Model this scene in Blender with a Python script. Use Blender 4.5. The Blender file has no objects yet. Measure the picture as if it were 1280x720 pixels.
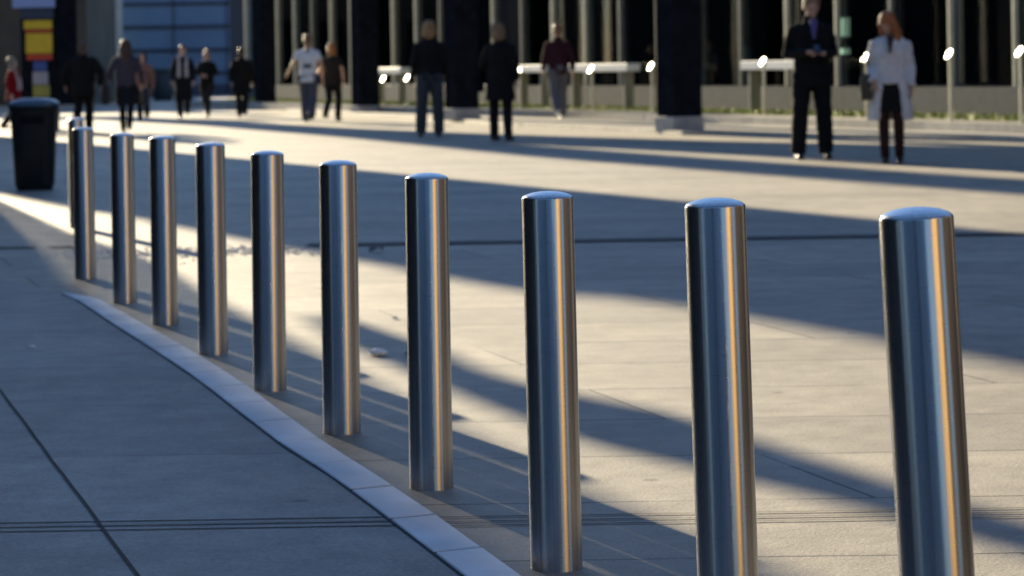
import bpy, bmesh, math, random
from mathutils import Vector, Matrix, noise
random.seed(7)
R = math.radians
SC = bpy.context.scene
COL = SC.collection

# ------------------------------------------------------------------ helpers
def link(o, parent=None):
    COL.objects.link(o)
    if parent: o.parent = parent
    return o

def obj(name, bm, mat, parent=None, smooth=False):
    me = bpy.data.meshes.new(name)
    bmesh.ops.recalc_face_normals(bm, faces=bm.faces[:])
    bm.to_mesh(me); bm.free()
    if smooth:
        for p in me.polygons: p.use_smooth = True
    me.materials.append(mat)
    return link(bpy.data.objects.new(name, me), parent)

def tag(o, label, cat, group=None):
    o['label'] = label; o['category'] = cat
    if group: o['group'] = group
    return o

def struct(o):
    o['kind'] = 'structure'; return o

def thing(name, label, cat, loc=(0, 0, 0), rz=0, group=None):
    o = bpy.data.objects.new(name, None); COL.objects.link(o)
    o.location = loc; o.rotation_euler = (0, 0, rz); o.empty_display_size = .1
    return tag(o, label, cat, group)

def dup(root, label, loc=None, rz=None):
    r = root.copy(); COL.objects.link(r); r['label'] = label
    if loc is not None: r.location = loc
    if rz is not None: r.rotation_euler = (0, 0, rz)
    for ch in list(root.children):
        c = ch.copy(); COL.objects.link(c); c.parent = r
        for g in ch.children:
            d = g.copy(); COL.objects.link(d); d.parent = c
    return r

def box(bm, c, s, rot=None):
    m = Matrix.Translation(Vector(c))
    if rot is not None: m = m @ rot
    m = m @ Matrix.Diagonal((s[0], s[1], s[2], 1))
    return bmesh.ops.create_cube(bm, size=1, matrix=m)['verts']

def bevel(bm, w, seg=2):
    bmesh.ops.bevel(bm, geom=bm.edges[:], offset=w, segments=seg, affect='EDGES', profile=.5)

def prism(bm, pts, z0, z1):
    a = [bm.verts.new((p[0], p[1], z0)) for p in pts]
    b = [bm.verts.new((p[0], p[1], z1)) for p in pts]
    n = len(pts)
    bm.faces.new(a); bm.faces.new(b)
    for i in range(n): bm.faces.new((a[i], a[(i + 1) % n], b[(i + 1) % n], b[i]))

def lathe(bm, prof, n=48, M=None):
    rings = []
    for r, z in prof:
        if r < 1e-6: rings.append([bm.verts.new((0, 0, z))])
        else: rings.append([bm.verts.new((r * math.cos(2 * math.pi * i / n), r * math.sin(2 * math.pi * i / n), z)) for i in range(n)])
    for A, B in zip(rings, rings[1:]):
        for i in range(n):
            j = (i + 1) % n
            if len(A) == 1 and len(B) == 1: continue
            if len(A) == 1: bm.faces.new((A[0], B[i], B[j]))
            elif len(B) == 1: bm.faces.new((A[i], A[j], B[0]))
            else: bm.faces.new((A[i], A[j], B[j], B[i]))
    if M is not None: bmesh.ops.transform(bm, matrix=M, verts=[v for r in rings for v in r])

def tube(bm, pts, rad, n=12):
    """closed tapered tube through pts; rad entries r or (rx, ry)"""
    pts = [Vector(p) for p in pts]
    rings = []
    for i, p in enumerate(pts):
        t = (pts[min(i + 1, len(pts) - 1)] - pts[max(i - 1, 0)]).normalized()
        ref = Vector((1, 0, 0)) if abs(t.x) < .8 else Vector((0, 1, 0))
        s = t.cross(ref).normalized(); u = s.cross(t).normalized()   # u ~ x, s ~ y
        r = rad[i]; rx, ry = (r, r) if not isinstance(r, tuple) else r
        rings.append([bm.verts.new(p + u * (rx * math.cos(2 * math.pi * k / n)) + s * (ry * math.sin(2 * math.pi * k / n))) for k in range(n)])
    bm.faces.new(rings[0]); bm.faces.new(rings[-1])
    for A, B in zip(rings, rings[1:]):
        for k in range(n): bm.faces.new((A[k], A[(k + 1) % n], B[(k + 1) % n], B[k]))
    return [v for r in rings for v in r]

def loft(bm, rings, n=20):
    """horizontal elliptical rings (z, rx, ry, cx, cy)"""
    RR = []
    for z, rx, ry, cx, cy in rings:
        RR.append([bm.verts.new((cx + rx * math.cos(2 * math.pi * k / n), cy + ry * math.sin(2 * math.pi * k / n), z)) for k in range(n)])
    bm.faces.new(RR[0]); bm.faces.new(RR[-1])
    for A, B in zip(RR, RR[1:]):
        for k in range(n): bm.faces.new((A[k], A[(k + 1) % n], B[(k + 1) % n], B[k]))
    return [v for r in RR for v in r]

def ell(bm, c, r, rot=None, u=16, v=10):
    m = Matrix.Translation(Vector(c))
    if rot is not None: m = m @ rot
    m = m @ Matrix.Diagonal((r[0], r[1], r[2], 1))
    return bmesh.ops.create_uvsphere(bm, u_segments=u, v_segments=v, radius=1, matrix=m)['verts']

# ------------------------------------------------------------------ materials
def mat(name, col, rough=.7, metal=0, var=0, vscale=6, bump=0, bscale=60, sheen=0, coord='Object', spec=.5):
    m = bpy.data.materials.new(name); m.use_nodes = True
    nt = m.node_tree; b = nt.nodes['Principled BSDF']
    b.inputs['Base Color'].default_value = (*col, 1); b.inputs['Roughness'].default_value = rough
    b.inputs['Metallic'].default_value = metal; b.inputs['Specular IOR Level'].default_value = spec
    if sheen: b.inputs['Sheen Weight'].default_value = sheen
    tc = nt.nodes.new('ShaderNodeTexCoord')
    if var:
        nz = nt.nodes.new('ShaderNodeTexNoise'); nz.inputs['Scale'].default_value = vscale; nz.inputs['Detail'].default_value = 5
        nt.links.new(tc.outputs[coord], nz.inputs['Vector'])
        rp = nt.nodes.new('ShaderNodeValToRGB')
        rp.color_ramp.elements[0].position = .3; rp.color_ramp.elements[1].position = .7
        rp.color_ramp.elements[0].color = (*[c * (1 - var) for c in col], 1)
        rp.color_ramp.elements[1].color = (*[min(1, c * (1 + var)) for c in col], 1)
        nt.links.new(nz.outputs['Fac'], rp.inputs['Fac']); nt.links.new(rp.outputs['Color'], b.inputs['Base Color'])
    if bump:
        n2 = nt.nodes.new('ShaderNodeTexNoise'); n2.inputs['Scale'].default_value = bscale; n2.inputs['Detail'].default_value = 4
        nt.links.new(tc.outputs[coord], n2.inputs['Vector'])
        bp = nt.nodes.new('ShaderNodeBump'); bp.inputs['Strength'].default_value = bump; bp.inputs['Distance'].default_value = .01
        nt.links.new(n2.outputs['Fac'], bp.inputs['Height']); nt.links.new(bp.outputs['Normal'], b.inputs['Normal'])
    return m

def paving(name, col, row, width, skew, mortar, darkj, offs=0.0):
    """concrete slabs: joints at constant y every `row`, cross joints along the skewed direction"""
    m = bpy.data.materials.new(name); m.use_nodes = True
    nt = m.node_tree; N = nt.nodes; L = nt.links; b = N['Principled BSDF']
    tc = N.new('ShaderNodeTexCoord')
    sep = N.new('ShaderNodeSeparateXYZ'); L.new(tc.outputs['Object'], sep.inputs[0])
    mul = N.new('ShaderNodeMath'); mul.operation = 'MULTIPLY_ADD'; mul.inputs[1].default_value = skew
    L.new(sep.outputs['Y'], mul.inputs[0]); L.new(sep.outputs['X'], mul.inputs[2])
    addy = N.new('ShaderNodeMath'); addy.inputs[1].default_value = offs; L.new(sep.outputs['Y'], addy.inputs[0])
    # slight waviness so the joints are not ruler straight
    wn = N.new('ShaderNodeTexNoise'); wn.inputs['Scale'].default_value = 3; L.new(tc.outputs['Object'], wn.inputs['Vector'])
    wy = N.new('ShaderNodeMath'); wy.operation = 'MULTIPLY_ADD'; wy.inputs[1].default_value = .02
    L.new(wn.outputs['Fac'], wy.inputs[0]); L.new(addy.outputs[0], wy.inputs[2])
    com = N.new('ShaderNodeCombineXYZ'); L.new(mul.outputs[0], com.inputs['X']); L.new(wy.outputs[0], com.inputs['Y'])
    br = N.new('ShaderNodeTexBrick'); br.offset = .5; br.inputs['Scale'].default_value = 1
    br.inputs['Brick Width'].default_value = width; br.inputs['Row Height'].default_value = row
    br.inputs['Mortar Size'].default_value = mortar; br.inputs['Mortar Smooth'].default_value = .3; br.inputs['Bias'].default_value = 0
    br.inputs['Color1'].default_value = (.82, .82, .82, 1); br.inputs['Color2'].default_value = (1.06, 1.05, 1.03, 1)
    br.inputs['Mortar'].default_value = (darkj, darkj, darkj, 1)
    L.new(com.outputs[0], br.inputs['Vector'])
    # joints wear: broken up by noise
    jn = N.new('ShaderNodeTexNoise'); jn.inputs['Scale'].default_value = 2.2; jn.inputs['Detail'].default_value = 6; L.new(tc.outputs['Object'], jn.inputs['Vector'])
    jr = N.new('ShaderNodeMapRange'); jr.inputs['From Min'].default_value = .33; jr.inputs['From Max'].default_value = .5; L.new(jn.outputs['Fac'], jr.inputs['Value'])
    jm = N.new('ShaderNodeMix'); jm.data_type = 'RGBA'; jm.inputs['A'].default_value = (.94, .94, .94, 1)
    br2 = N.new('ShaderNodeTexBrick'); br2.offset = .5; br2.inputs['Scale'].default_value = 1
    br2.inputs['Brick Width'].default_value = width; br2.inputs['Row Height'].default_value = row; br2.inputs['Mortar Size'].default_value = 0
    br2.inputs['Color1'].default_value = (.84, .85, .86, 1); br2.inputs['Color2'].default_value = (1.08, 1.07, 1.05, 1); L.new(com.outputs[0], br2.inputs['Vector'])
    L.new(br2.outputs['Color'], jm.inputs['A'])
    L.new(jr.outputs[0], jm.inputs['Factor']); L.new(br.outputs['Color'], jm.inputs['B'])
    def nz(scale, det, lo, hi, a, c):
        n = N.new('ShaderNodeTexNoise'); n.inputs['Scale'].default_value = scale; n.inputs['Detail'].default_value = det
        n.inputs['Roughness'].default_value = .65
        L.new(tc.outputs['Object'], n.inputs['Vector'])
        r = N.new('ShaderNodeMapRange'); r.inputs['From Min'].default_value = lo; r.inputs['From Max'].default_value = hi
        r.inputs['To Min'].default_value = a; r.inputs['To Max'].default_value = c
        L.new(n.outputs['Fac'], r.inputs['Value']); return n, r
    n1, r1 = nz(.9, 6, .3, .7, .8, 1.15)
    n2, r2 = nz(110, 4, .25, .75, .72, 1.28)
    n3, r3 = nz(6, 9, .35, .72, 1.1, .78)
    p = N.new('ShaderNodeMath'); p.operation = 'MULTIPLY'; L.new(r1.outputs[0], p.inputs[0]); L.new(r2.outputs[0], p.inputs[1])
    q = N.new('ShaderNodeMath'); q.operation = 'MULTIPLY'; L.new(p.outputs[0], q.inputs[0]); L.new(r3.outputs[0], q.inputs[1])
    mx = N.new('ShaderNodeMix'); mx.data_type = 'RGBA'; mx.blend_type = 'MULTIPLY'; mx.inputs['Factor'].default_value = 1
    mx.inputs['A'].default_value = (*col, 1); L.new(jm.outputs['Result'], mx.inputs['B'])
    vo = N.new('ShaderNodeTexVoronoi'); vo.inputs['Scale'].default_value = 2.6; L.new(tc.outputs['Object'], vo.inputs['Vector'])
    vn = N.new('ShaderNodeMath'); vn.operation = 'MULTIPLY_ADD'; vn.inputs[1].default_value = -.07; L.new(n2.outputs['Fac'], vn.inputs[0]); L.new(vo.outputs['Distance'], vn.inputs[2])
    vr = N.new('ShaderNodeMapRange'); vr.inputs['From Min'].default_value = .005; vr.inputs['From Max'].default_value = .03; vr.inputs['To Min'].default_value = .62; vr.inputs['To Max'].default_value = 1
    L.new(vn.outputs[0], vr.inputs['Value'])
    qq = N.new('ShaderNodeMath'); qq.operation = 'MULTIPLY'; L.new(q.outputs[0], qq.inputs[0]); L.new(vr.outputs[0], qq.inputs[1]); q = qq
    vm = N.new('ShaderNodeVectorMath'); vm.operation = 'SCALE'; L.new(mx.outputs['Result'], vm.inputs[0]); L.new(q.outputs[0], vm.inputs['Scale'])
    L.new(vm.outputs[0], b.inputs['Base Color'])
    b.inputs['Roughness'].default_value = .6; b.inputs['Specular IOR Level'].default_value = .3
    h = N.new('ShaderNodeMath'); h.operation = 'MULTIPLY_ADD'; h.inputs[1].default_value = .35
    L.new(n2.outputs['Fac'], h.inputs[0]); L.new(br.outputs['Fac'], h.inputs[2])
    inv = N.new('ShaderNodeMath'); inv.operation = 'MULTIPLY_ADD'; inv.inputs[1].default_value = -.08
    L.new(br.outputs['Fac'], inv.inputs[0]); 
    add = N.new('ShaderNodeMath'); add.operation = 'MULTIPLY_ADD'; add.inputs[1].default_value = .45
    L.new(n2.outputs['Fac'], add.inputs[0]); L.new(n3.outputs['Fac'], inv.inputs[2]); L.new(inv.outputs[0], add.inputs[2])
    bp = N.new('ShaderNodeBump'); bp.inputs['Strength'].default_value = .6; bp.inputs['Distance'].default_value = .006
    L.new(add.outputs[0], bp.inputs['Height']); L.new(bp.outputs['Normal'], b.inputs['Normal'])
    return m

def brushed(name, col, rough, aniso):
    m = bpy.data.materials.new(name); m.use_nodes = True
    nt = m.node_tree; N = nt.nodes; L = nt.links; b = N['Principled BSDF']
    b.inputs['Metallic'].default_value = 1; b.inputs['Anisotropic'].default_value = aniso
    tc = N.new('ShaderNodeTexCoord')
    mp2 = N.new('ShaderNodeMapping'); mp2.inputs['Scale'].default_value = (170, 170, 1.0); L.new(tc.outputs['Object'], mp2.inputs['Vector'])
    mp = N.new('ShaderNodeMapping'); mp.inputs['Scale'].default_value = (30, 30, 900); L.new(tc.outputs['Object'], mp.inputs['Vector'])
    n = N.new('ShaderNodeTexNoise'); n.inputs['Scale'].default_value = 1; n.inputs['Detail'].default_value = 3; L.new(mp.outputs[0], n.inputs['Vector'])
    r = N.new('ShaderNodeMapRange'); r.inputs['To Min'].default_value = rough * .85; r.inputs['To Max'].default_value = rough * 1.15
    L.new(n.outputs['Fac'], r.inputs['Value']); L.new(r.outputs[0], b.inputs['Roughness'])
    n2 = N.new('ShaderNodeTexNoise'); n2.inputs['Scale'].default_value = 1; n2.inputs['Detail'].default_value = 2; L.new(mp2.outputs[0], n2.inputs['Vector'])
    rp = N.new('ShaderNodeValToRGB'); rp.color_ramp.elements[0].color = (*[c * .8 for c in col], 1); rp.color_ramp.elements[1].color = (*col, 1)
    rp.color_ramp.elements[0].position = .3; rp.color_ramp.elements[1].position = .6
    L.new(n2.outputs['Fac'], rp.inputs['Fac']); L.new(rp.outputs['Color'], b.inputs['Base Color'])
    if aniso:
        cx = N.new('ShaderNodeCombineXYZ'); cx.inputs['Z'].default_value = 1; L.new(cx.outputs[0], b.inputs['Tangent'])
    return m

def glassmat(name, tint=(.7, .78, .8)):
    m = bpy.data.materials.new(name); m.use_nodes = True
    nt = m.node_tree; N = nt.nodes; L = nt.links
    for n in list(N):
        if n.type != 'OUTPUT_MATERIAL': N.remove(n)
    out = [n for n in N if n.type == 'OUTPUT_MATERIAL'][0]
    t = N.new('ShaderNodeBsdfTransparent'); t.inputs[0].default_value = (*tint, 1)
    g = N.new('ShaderNodeBsdfGlossy'); g.inputs['Roughness'].default_value = .02
    f = N.new('ShaderNodeFresnel'); f.inputs['IOR'].default_value = 1.4
    x = N.new('ShaderNodeMixShader'); L.new(f.outputs[0], x.inputs[0]); L.new(t.outputs[0], x.inputs[1]); L.new(g.outputs[0], x.inputs[2])
    L.new(x.outputs[0], out.inputs[0]); return m

def emit(name, col, s):
    m = bpy.data.materials.new(name); m.use_nodes = True
    b = m.node_tree.nodes['Principled BSDF']; b.inputs['Base Color'].default_value = (*col, 1)
    b.inputs['Emission Color'].default_value = (*col, 1); b.inputs['Emission Strength'].default_value = s
    return m

M_plaza = paving('plaza_concrete', (.335, .302, .252), .66, 2.6, .31, .007, .28, .26)
M_pave = paving('pavement_concrete', (.315, .305, .285), .98, 7.3, .31, .006, .45, .4)
M_step = paving('step_concrete', (.36, .335, .30), 1.2, 2.2, .31, .006, .5)
M_strip = mat('pale_stone', (.76, .77, .78), .6, var=.2, vscale=2.6, bump=.3, bscale=90)
M_groove = mat('dark_groove', (.03, .03, .032), .8)
M_steel = brushed('brushed_steel', (.53, .52, .51), .29, .88)
M_cap = brushed('spun_steel', (.92, .92, .92), .42, 0)
M_black = mat('black_metal', (.010, .012, .017), .7, var=.3, spec=0)
M_alu = mat('pale_aluminium', (.60, .55, .42), .45, .3, var=.12)
M_alud = mat('grey_aluminium', (.22, .22, .20), .45, .5, var=.12)
M_glass = glassmat('clear_glass')
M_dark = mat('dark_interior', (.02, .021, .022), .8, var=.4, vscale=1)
M_lowwall = mat('grey_render', (.085, .085, .085), .8, var=.15)
M_counter = mat('pale_counter', (.72, .71, .69), .5)
M_plinth = mat('plinth_stone', (.36, .35, .34), .8, var=.12, bump=.2)

# ------------------------------------------------------------------ camera
cam_d = bpy.data.cameras.new('camera'); cam = bpy.data.objects.new('camera', cam_d); COL.objects.link(cam)
cam.location = (0, 0, 1.03); cam.rotation_euler = (R(90), .016, 0)
cam_d.sensor_width = 36; cam_d.lens = 84.375; cam_d.shift_y = -(360 - 84.5) / 1280
cam_d.clip_start = .1; cam_d.clip_end = 2000
cam_d.dof.use_dof = True; cam_d.dof.focus_distance = 4.5; cam_d.dof.aperture_fstop = 7.6
SC.camera = cam

# ------------------------------------------------------------------ light
AZ, EL = R(24), R(14)          # sun ahead of the camera, to the left, low
w = bpy.data.worlds.new('World'); SC.world = w; w.use_nodes = True
sky = w.node_tree.nodes.new('ShaderNodeTexSky'); sky.sky_type = 'NISHITA'; sky.sun_disc = False
sky.sun_elevation = EL; sky.sun_rotation = -AZ
sky.air_density = 1.0; sky.dust_density = .2; sky.ozone_density = 4.0
bg = w.node_tree.nodes['Background']; bg.inputs[1].default_value = .058
tint = w.node_tree.nodes.new('ShaderNodeMix'); tint.data_type = 'RGBA'; tint.blend_type = 'MULTIPLY'
tint.inputs['Factor'].default_value = 1; tint.inputs['B'].default_value = (.96, .97, 1.02, 1)
w.node_tree.links.new(sky.outputs[0], tint.inputs['A']); w.node_tree.links.new(tint.outputs['Result'], bg.inputs[0])
sd = bpy.data.lights.new('sun', 'SUN'); sd.energy = 5.0; sd.angle = R(.5); sd.color = (1, .85, .58)
so = bpy.data.objects.new('sun', sd); COL.objects.link(so)
D = Vector((-math.sin(AZ) * math.cos(EL), math.cos(AZ) * math.cos(EL), math.sin(EL)))
so.rotation_euler = D.to_track_quat('Z', 'Y').to_euler(); so.location = (-20, 40, 30)
SC.view_settings.view_transform = 'Standard'; SC.view_settings.look = 'None'
SC.view_settings.exposure = 1.85; SC.view_settings.gamma = 1

# ------------------------------------------------------------------ ground
def sheet(name, pts, z, m):
    bm = bmesh.new(); bm.faces.new([bm.verts.new((p[0], p[1], z)) for p in pts]); return struct(obj(name, bm, m))
sheet('plaza', [(-500, -300), (500, -300), (500, 900), (-500, 900)], 0, M_plaza)

# curved kerb strip: centre line (x, y) and half width
SL = [(-2.13, 11.25), (-2.01, 10.97), (-1.66, 9.86), (-1.32, 8.82), (-1.06, 8.0), (-.84, 7.24), (-.63, 6.53), (-.47, 6.06), (-.33, 5.59), (-.12, 4.87), (.10, 4.1), (.36, 3.2), (.62, 2.2), (.9, 1.0), (1.3, -1), (2.2, -6), (3.4, -14)]
SR = [(-2.11, 11.27), (-1.92, 10.99), (-1.54, 9.86), (-1.19, 8.82), (-.93, 8.0), (-.715, 7.24), (-.51, 6.53), (-.36, 6.06), (-.215, 5.59), (-.01, 4.87), (.21, 4.1), (.47, 3.2), (.73, 2.2), (1.01, 1.0), (1.41, -1), (2.31, -6), (3.51, -14)]
sheet('pavement', SL[1:] + [(-60, -14), (-60, 24), (-14, 24), (-4.5, 16.5), (-2.6, 12.2)], .004, M_pave)

M_refdark = mat('reflect_dark', (.020, .020, .020), .95, spec=.1, var=.25, vscale=8, bump=.3, bscale=150)  # dark surface for the sheets added to darken reflections
sheet('reflect_dark_left', [(-2.5, -30), (-2.5, 7.5), (-3.1, 11), (-4.4, 16.2), (-9.5, 16.2), (-9.5, -30)], .008, M_refdark)  # dark sheet added out of view to darken the left side of the steel
sheet('reflect_dark_right', [(1.3, 2.6), (14, -6.3), (14, 13.3), (3.6, 13.3), (2.0, 5.8)], .004, M_refdark)  # dark sheet added out of view to darken the right side of the steel

def lerp(a, b, t): return tuple(a[i] + (b[i] - a[i]) * t for i in range(len(a)))
def resample(P, step):
    out = [P[0]]; acc = 0
    for a, b in zip(P, P[1:]):
        d = math.hypot(b[0] - a[0], b[1] - a[1]); s = step - acc
        while s < d: out.append(lerp(a, b, s / d)); s += step
        acc = (acc + d) % step
    return out
# strip stones: one structure, with real joints between the stones
bm = bmesh.new(); bg_ = bmesh.new()
n = 46
def along(P, t):
    Ls = [math.hypot(b[0] - a[0], b[1] - a[1]) for a, b in zip(P, P[1:])]; T = t * sum(Ls)
    for i, l in enumerate(Ls):
        if T <= l: return lerp(P[i], P[i + 1], T / l)
        T -= l
    return P[-1]
n = 64
for i in range(n):
    j = .006 / n * 2
    g_ = .0011
    t0, t1 = i / n + g_ * .3, (i + 1) / n - g_ * .3
    q = [along(SL, t0), along(SR, t0), along(SR, t1), along(SL, t1)]
    dz = random.uniform(-.001, .001)
    prism(bm, q, -.02, .0095 + dz)
bevel(bm, .0025, 1)
struct(obj('kerb_strip', bm, M_strip))
bm = bmesh.new()
for A, B in zip(SL, SL[1:]):
    d = Vector((B[0] - A[0], B[1] - A[1])).normalized(); nrm = Vector((d.y, -d.x))
    if nrm.x > 0: nrm = -nrm
    q = [A, B, (B[0] + nrm.x * .006, B[1] + nrm.y * .006), (A[0] + nrm.x * .006, A[1] + nrm.y * .006)]
    bm.faces.new([bm.verts.new((p[0], p[1], .0062)) for p in q])
for A, B, C_, D_ in zip(SL, SL[1:], SR[1:], SR):
    bm.faces.new([bm.verts.new((p[0], p[1], .0062)) for p in (A, B, C_, D_)])
struct(obj('kerb_joint', bm, M_groove))
# long dark joint across the pavement
bm = bmesh.new()
for (a, b) in [((-1.685, 7.82), (-.787, 4.92)), ((-.787, 4.92), (.3, 1.4)), ((-1.685, 7.82), (-2.5, 10.4))]:
    d = Vector((b[0] - a[0], b[1] - a[1])).normalized(); nn = Vector((d.y, -d.x)) * .0035
    k = 14
    L_ = []
    for i in range(k + 1):
        p = lerp(a, b, i / k); jx = random.uniform(-.002, .002) if 0 < i < k else 0
        L_.append((p[0] + jx, p[1]))
    for p, q in zip(L_, L_[1:]):
        bm.faces.new([bm.verts.new(v) for v in ((p[0] - nn.x, p[1] - nn.y, .008), (q[0] - nn.x, q[1] - nn.y, .008), (q[0] + nn.x, q[1] + nn.y, .008), (p[0] + nn.x, p[1] + nn.y, .008))])
struct(obj('pavement_joint', bm, M_groove))

# near triple drain lines and the far slot drain
M_steeldrain = mat('drain_frame', (.16, .16, .16), .5, .4, var=.3, vscale=20)
bm = bmesh.new()
for y0 in (5.50, 5.445, 5.395):
    for xa, xb, zz in ((-9, -.27, .0055), (-.19, 9, .0030)):
        bm.faces.new([bm.verts.new(v) for v in ((xa, y0 - .0045, zz), (xb, y0 - .0045, zz), (xb, y0 + .0045, zz), (xa, y0 + .0045, zz))])
struct(obj('drain_slots', bm, M_groove))
bm = bmesh.new()
def strip(x0, x1, y, hw, z=.006):
    bm.faces.new([bm.verts.new(v) for v in ((x0, y - hw, z), (x1, y - hw, z), (x1, y + hw, z), (x0, y + hw, z))])
strip(-1.22, 12, 14.13, .12)
xx = -12
while xx < -2.75:
    l_ = random.uniform(.12, .3); strip(xx, xx + l_, 14.3, .05); xx += l_ + random.uniform(.05, .12)
struct(obj('slot_drain', bm, M_groove))

# terrace: low step and raised terrace in front of the glass
K = [(-10.3, 73.0), (-6.5, 64.8), (-.02, 42.6), (2.47, 35.2), (6.34, 29.8), (9.0, 25), (12.4, 17)]
E2 = [(-10.4, 74.0), (-.80, 50), (2.80, 41), (6.0, 33), (8.8, 26), (11.6, 19)]
def fz(Z): return 21.4 - .4 * Z           # glass line x at depth Z
back = [(40, 17), (40, 90), (-10.4, 90)]
def slab(name, pts, z, m):
    bm = bmesh.new(); prism(bm, pts, -.05, z); 
    es = [e for e in bm.edges if all(v.co.z > z - 1e-4 for v in e.verts)]
    bmesh.ops.bevel(bm, geom=es, offset=.015, segments=2, affect='EDGES')
    return struct(obj(name, bm, m))
slab('lower_step', K + back, .06, M_step)
slab('terrace', E2 + [(39, 19), (39, 89), (-10.2, 89)], .18, M_step)

# ------------------------------------------------------------------ added shade casters outside the frame, outlined to throw the shadow bands
a_ = Vector((-math.sin(AZ), math.cos(AZ), 0)); p_ = Vector((math.cos(AZ), math.sin(AZ), 0))
TE = math.tan(EL)
def shade_caster(name, label, A, depth, outline, m, cat='building'):
    """outline: (across, height) points; built as a solid whose face looks along the sun's azimuth"""
    bm = bmesh.new()
    f = [bm.verts.new(p_ * w_ + a_ * A + Vector((0, 0, h))) for w_, h in outline]
    g = [bm.verts.new(p_ * w_ + a_ * (A + depth) + Vector((0, 0, h))) for w_, h in outline]
    bm.faces.new(f); bm.faces.new(g)
    for i in range(len(f)):
        j = (i + 1) % len(f); bm.faces.new((f[i], f[j], g[j], g[i]))
    o = obj(name, bm, m)
    return tag(o, label, cat)
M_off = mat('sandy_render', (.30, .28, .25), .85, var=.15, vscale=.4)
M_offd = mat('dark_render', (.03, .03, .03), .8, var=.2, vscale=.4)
A0 = 25
edge = [(4.2, 19.9), (3.72, 15.4), (3.6, 13.4), (3.5, 12.3), (3.2, 10.4), (3.04, 9.1), (2.92, 8.2), (2.78, 7.13), (2.67, 6.4), (2.58, 5.7), (2.5, 4.7), (2.42, 3.2), (2.35, 0)]
sedge = [(4.1, 19.9), (3.4, 15.4), (3.1, 13.4), (2.85, 12.0), (2.6, 10), (2.43, 8.2), (2.24, 6.6), (2.1, 5.4), (1.97, 4.2), (1.8, 2.5), (1.6, 0)]
out = [(-40.3, -.05), (4.3, -.05)] + [(w_, (A0 - v) * TE) for w_, v in sedge] + [(1.2, 26), (-40.3, 26)]
shade_caster('shade_wall', 'added tall shade wall left of the plaza, its edge cut to the shadow line', A0, .5, out, M_offd)  # added unseen; its edge sets where the foreground shade ends
def interp(P, v):
    for (w0, v0), (w1, v1) in zip(P, P[1:]):
        if v1 <= v <= v0: return w0 + (w1 - w0) * (v0 - v) / (v0 - v1)
    return P[-1][0] if v < P[-1][1] else P[0][0]
bm = bmesh.new(); zz_ = .5
while zz_ < 7.6:
    v_ = A0 - zz_ / TE; wa, wb = interp(sedge, v_) - .05, interp(edge, v_)
    c = p_ * ((wa + wb) / 2) + a_ * (A0 + .1); 
    box(bm, (c.x, c.y, zz_), (wb - wa, .02, .0405), Matrix.Rotation(AZ, 4, 'Z')); zz_ += .05
for dw in (.0, ):
    pass
tag(obj('shade_slats', bm, M_offd), 'added slats along the shade wall edge, letting through part of the sun', 'screen')  # slats added to let a little sun into the shade
# unseen panel added and shaped to throw the narrow shadow stripe
bl = [(3.42, 9.7), (3.34, 8.5), (3.20, 7.6), (3.24, 7.0), (3.32, 6.6), (3.27, 6), (3.22, 5), (3.2, 3), (3.15, 0)]
br_ = [(3.0, 1), (2.98, 3), (2.98, 4.3), (2.97, 5), (2.9, 5.6), (2.83, 6.2), (2.88, 7.0), (2.98, 8.0), (3.1, 9.0), (3.3, 9.8)]
shade_pnl = shade_caster('shade_panel', 'added curved panel beside the shade wall, shaped to throw a narrow shadow stripe', A0 - .3, .05, [(w_, (A0 - v) * TE) for w_, v in bl + br_], M_offd, 'shade caster')
bm = bmesh.new(); c = p_ * 2.5 + a_ * (A0 - .2); box(bm, (c.x, c.y, 6.12), (1.4, .06, .08), Matrix.Rotation(AZ, 4, 'Z')); obj('bracket', bm, M_black, shade_pnl)
A2 = 46
e2 = [(4.45, 30), (4.45, 21), (4.4, 18), (4.65, 15), (4.75, 13.6), (4.45, 12.6), (4.6, 12), (4.5, 11), (4.48, 10), (4.65, 9.6), (4.92, 9.1), (4.9, 7), (4.8, 5)]
out2 = [(8.65, -.05), (4.45, -.05)] + [(w_, (A2 - v) * TE) for w_, v in e2] + [(4.8, 11.3), (8.35, 11.3), (8.55, 8), (8.65, 4)]
shade_caster('shade_slab', 'added plain slab left of the plaza, outlined to cast the wide shadow band', A2, 4, out2, M_off)  # added unseen to cast the wide middle shadow band
A3 = 72
out3 = [(12.2, -.05), (12.2, 4.2), (13.5, 4.6), (13.45, 7), (12.6, 9.6), (11.4, 12.0), (10.9, 14.6), (10.4, 20), (12.0, 20), (12.4, 13.6), (12.75, 12), (13.2, 10.6), (13.35, 12), (13.2, 14), (13.0, 20), (16.8, 20), (16.8, 12.4), (15.6, 11.2), (14.9, 9.6), (14.7, 8.2), (15, 6.2), (15, 4), (13.6, 3.6), (13.6, -.05)]
shade_caster('shade_fork', 'added forked slab far left of the plaza, outlined to cast the far shadow streaks', A3, 1.2, out3, M_off, 'pylon')  # added unseen; forked outline casts the far shadow streaks

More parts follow.
